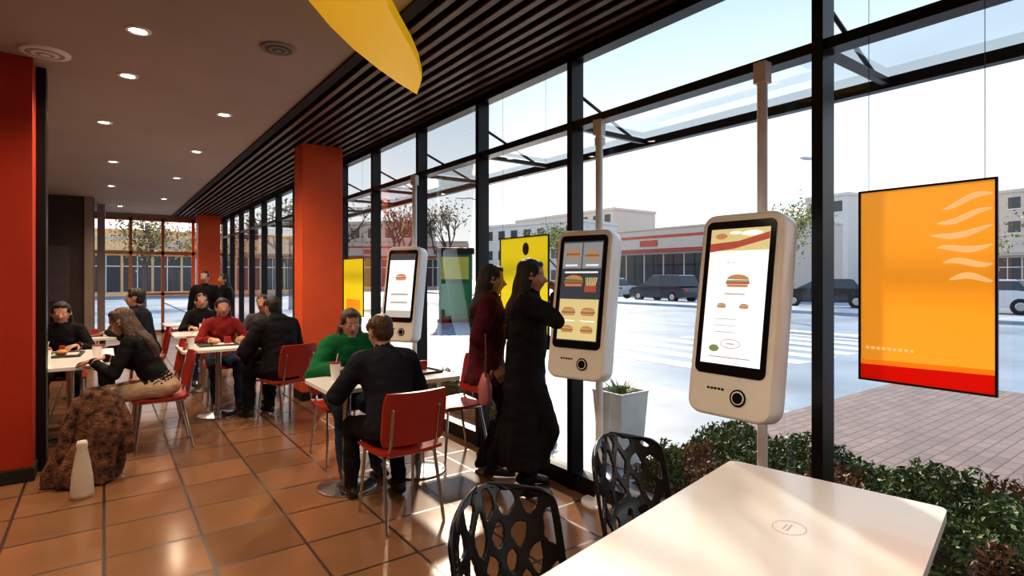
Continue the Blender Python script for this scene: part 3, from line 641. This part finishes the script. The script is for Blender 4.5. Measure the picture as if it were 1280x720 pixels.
tower(82,35,-.2,6,8,4,BC); tower(70,75,0,26,10,4,BT); tower(55,66,.2,18,10,3,BC); tower(95,10,-.2,30,10,4,BT); tower(30,85,.8,26,10,3,BT)
shop(36,30,0,22,8,5.3,[BW,BR,BD,BLACK]); shop(62,10,d2(-10),22,10,5.0,[BT,BW,BD,WHITE]); shop(24,62,d2(60),24,8,5.5,[BT,BR,BD,WHITE]); shop(2,52,d2(90),26,8,5,[mat('warm_lit_wall',(.9,.55,.28),.8),BW,BD,WHITE])  # last facade: orange light is put into the wall colour
shop(70,-22,d2(-25),24,9,6.5,[BT,BW,BD,WHITE])
m=MB(); m.bx(-.55,.55,-.3,.3,0,2.3); m.m=1; m.bx(-.62,.62,-.36,.36,2.3,2.5); m.bx(-.6,.6,-.34,.34,0,.12); m.m=2; m.bx(-.46,.46,-.32,-.3,1.45,2.2); m.m=3; m.bx(-.46,.46,-.32,-.3,.3,1.3)
m.build('advertising_column',[mat('green_paint',(.02,.14,.06),.5),BLACK,mat('ad_yellow',(.65,.55,.08),.5),mat('ad_green',(.02,.24,.07),.5)],(9.66,16.5,-.06),d2(-35),bevel=.01)
def car(x,y,rot,paint,suv=False):
    m=MB(); zt=1.62 if suv else 1.42; W=.88
    body=[(-2.15,.32),(-2.2,.62),(-2.1,.88),(-1.2,.98),(-.2,.98),(1.0,.96),(1.9,.86),(2.15,.66),(2.15,.34),(1.75,.28),(-1.8,.28)]
    f=lambda a,b,h:(a,h,b); m.m=0; m.prism(body,-W,W,f)
    rb=-2.0 if suv else -1.55
    def cab(a0,a1,b0,b1,z0,z1,w0,w1): m.add([(a0,-w0,z0),(a1,-w0,z0),(a1,w0,z0),(a0,w0,z0),(b0,-w1,z1),(b1,-w1,z1),(b1,w1,z1),(b0,w1,z1)],[(0,3,2,1),(4,5,6,7),(0,1,5,4),(1,2,6,5),(2,3,7,6),(3,0,4,7)])
    m.m=1; cab(rb,1.2,rb+.3,.4,.95,zt-.06,W-.04,W-.2); m.m=0; cab(rb+.26,.45,rb+.4,.3,zt-.07,zt,W-.19,W-.24)
    px=-.35
    for q in (-1,1): m.add([(px-.04,q*(W-.03),.95),(px+.04,q*(W-.03),.95),(px+.03,q*(W-.185),zt-.05),(px-.03,q*(W-.185),zt-.05)],[(0,1,2,3)])
    for wx in (-1.35,1.35):
        for q in (-1,1): m.m=2; m.cyl((wx,q*(W-.2),.33),(wx,q*(W+.02),.33),.33,.33,24); m.m=3; m.cyl((wx,q*(W+.0),.33),(wx,q*(W+.03),.33),.19,.17,16)
    m.m=4; m.box((2.13,.62,.68),(.06,.35,.14)); m.box((2.13,-.62,.68),(.06,.35,.14)); m.m=5; m.box((-2.18,.65,.74),(.05,.3,.14)); m.box((-2.18,-.65,.74),(.05,.3,.14))
    m.build('car',[paint,BD,BLKPL,CHROME,WHITE,BR],(x,y,-.055),rot,bevel=.04)
CP1=mat('car_black',(.03,.03,.035),.2,.3,coat=1,var=0); CP2=mat('car_silver',(.45,.46,.48),.25,.6,coat=1,var=0); CP3=mat('car_white',(.7,.7,.7),.25,coat=1,var=0)
car(27.5,22.0,1.5,CP1,True); car(28.5,28.0,1.55,CP2); car(29,13.4,2.0,CP1,False); car(30,7.4,1.6,CP3)
m=MB()
m.loft([(Vector((0,0,z)),Vector((r,r,0)),Vector((-r,r,0))) for z,r in ((0,.12),(.55,.155),(.58,.16),(.58,.14),(.50,.135))],4); rnd=random.Random(3); m.m=1
for i in range(60):
    a=rnd.uniform(0,6.28); L=rnd.uniform(.10,.20); o=rnd.uniform(.02,.12); p=Vector((o*math.cos(a)*.6,o*math.sin(a)*.6,.5)); d=Vector((math.cos(a)*.45,math.sin(a)*.45,1)).normalized(); sd=Vector((-math.sin(a),math.cos(a),0))*.009
    t=p+d*L+Vector((math.cos(a),math.sin(a),-.3))*.05; mi=p+d*L*.6; m.add([p-sd,p+sd,mi+sd*.8,mi-sd*.8,t],[(0,1,2,3),(3,2,4)])
m.build('white_planter',[mat('planter_grey',(.6,.6,.6),.5),LG2],(3.38,3.15,0))
def slamp(x,y,h):
    m=MB(); m.cyl((0,0,0),(0,0,h),.06,.035); m.tube([Vector((0,0,h-.03)),Vector((-.5,0,h+.12)),Vector((-1.1,0,h+.12))],.025); m.m=1; m.ell((-1.2,0,h+.08),(.42,.2,.05)); m.m=0; m.cyl((0,0,0),(0,0,.3),.1,.08); m.build('street_lamp',[CGRY,WHITE],(x,y,-.06),auto=True)
slamp(24,11.2,6.2); slamp(18,28,6)
# ---------------------------------------------------------------- light
w=bpy.data.worlds.new('World'); S.world=w; w.use_nodes=True; nt=w.node_tree; N=nt.nodes; L=nt.links
bg=N['Background']; tc=N.new('ShaderNodeTexCoord'); sp=N.new('ShaderNodeSeparateXYZ'); rp=N.new('ShaderNodeValToRGB')
L.new(tc.outputs['Generated'],sp.inputs[0]); L.new(sp.outputs['Z'],rp.inputs['Fac']); L.new(rp.outputs['Color'],bg.inputs['Color'])
e=rp.color_ramp.elements; e[0].position=0; e[0].color=(1,.93,.84,1); e[1].position=1; e[1].color=(.28,.45,.8,1)
q=rp.color_ramp.elements.new(.14); q.color=(.68,.72,.75,1); q=rp.color_ramp.elements.new(.42); q.color=(.37,.47,.55,1)
bg.inputs['Strength'].default_value=1.75
sd_=Vector((-.42,-.70,-.50))
sl=bpy.data.lights.new('sun','SUN'); sl.energy=7.0; sl.angle=math.radians(2.5); sl.color=(1,.82,.62)
so=bpy.data.objects.new('sun',sl); S.collection.objects.link(so); so.location=(20,40,30); so.rotation_euler=sd_.to_track_quat('-Z','Y').to_euler()
# ---------------------------------------------------------------- camera
cd=bpy.data.cameras.new('camera'); cam=bpy.data.objects.new('camera',cd); S.collection.objects.link(cam)
cd.sensor_width=36; cd.lens=36*700/1280; cd.shift_y=-15/1280; cd.clip_start=.05; cd.clip_end=500
cam.location=(0,0,H); cam.rotation_euler=(math.radians(90),0,-math.atan(510/700))
S.camera=cam
try:
    S.view_settings.view_transform='Standard'
    S.view_settings.look='Medium High Contrast'
except Exception as ex: print('look',ex)
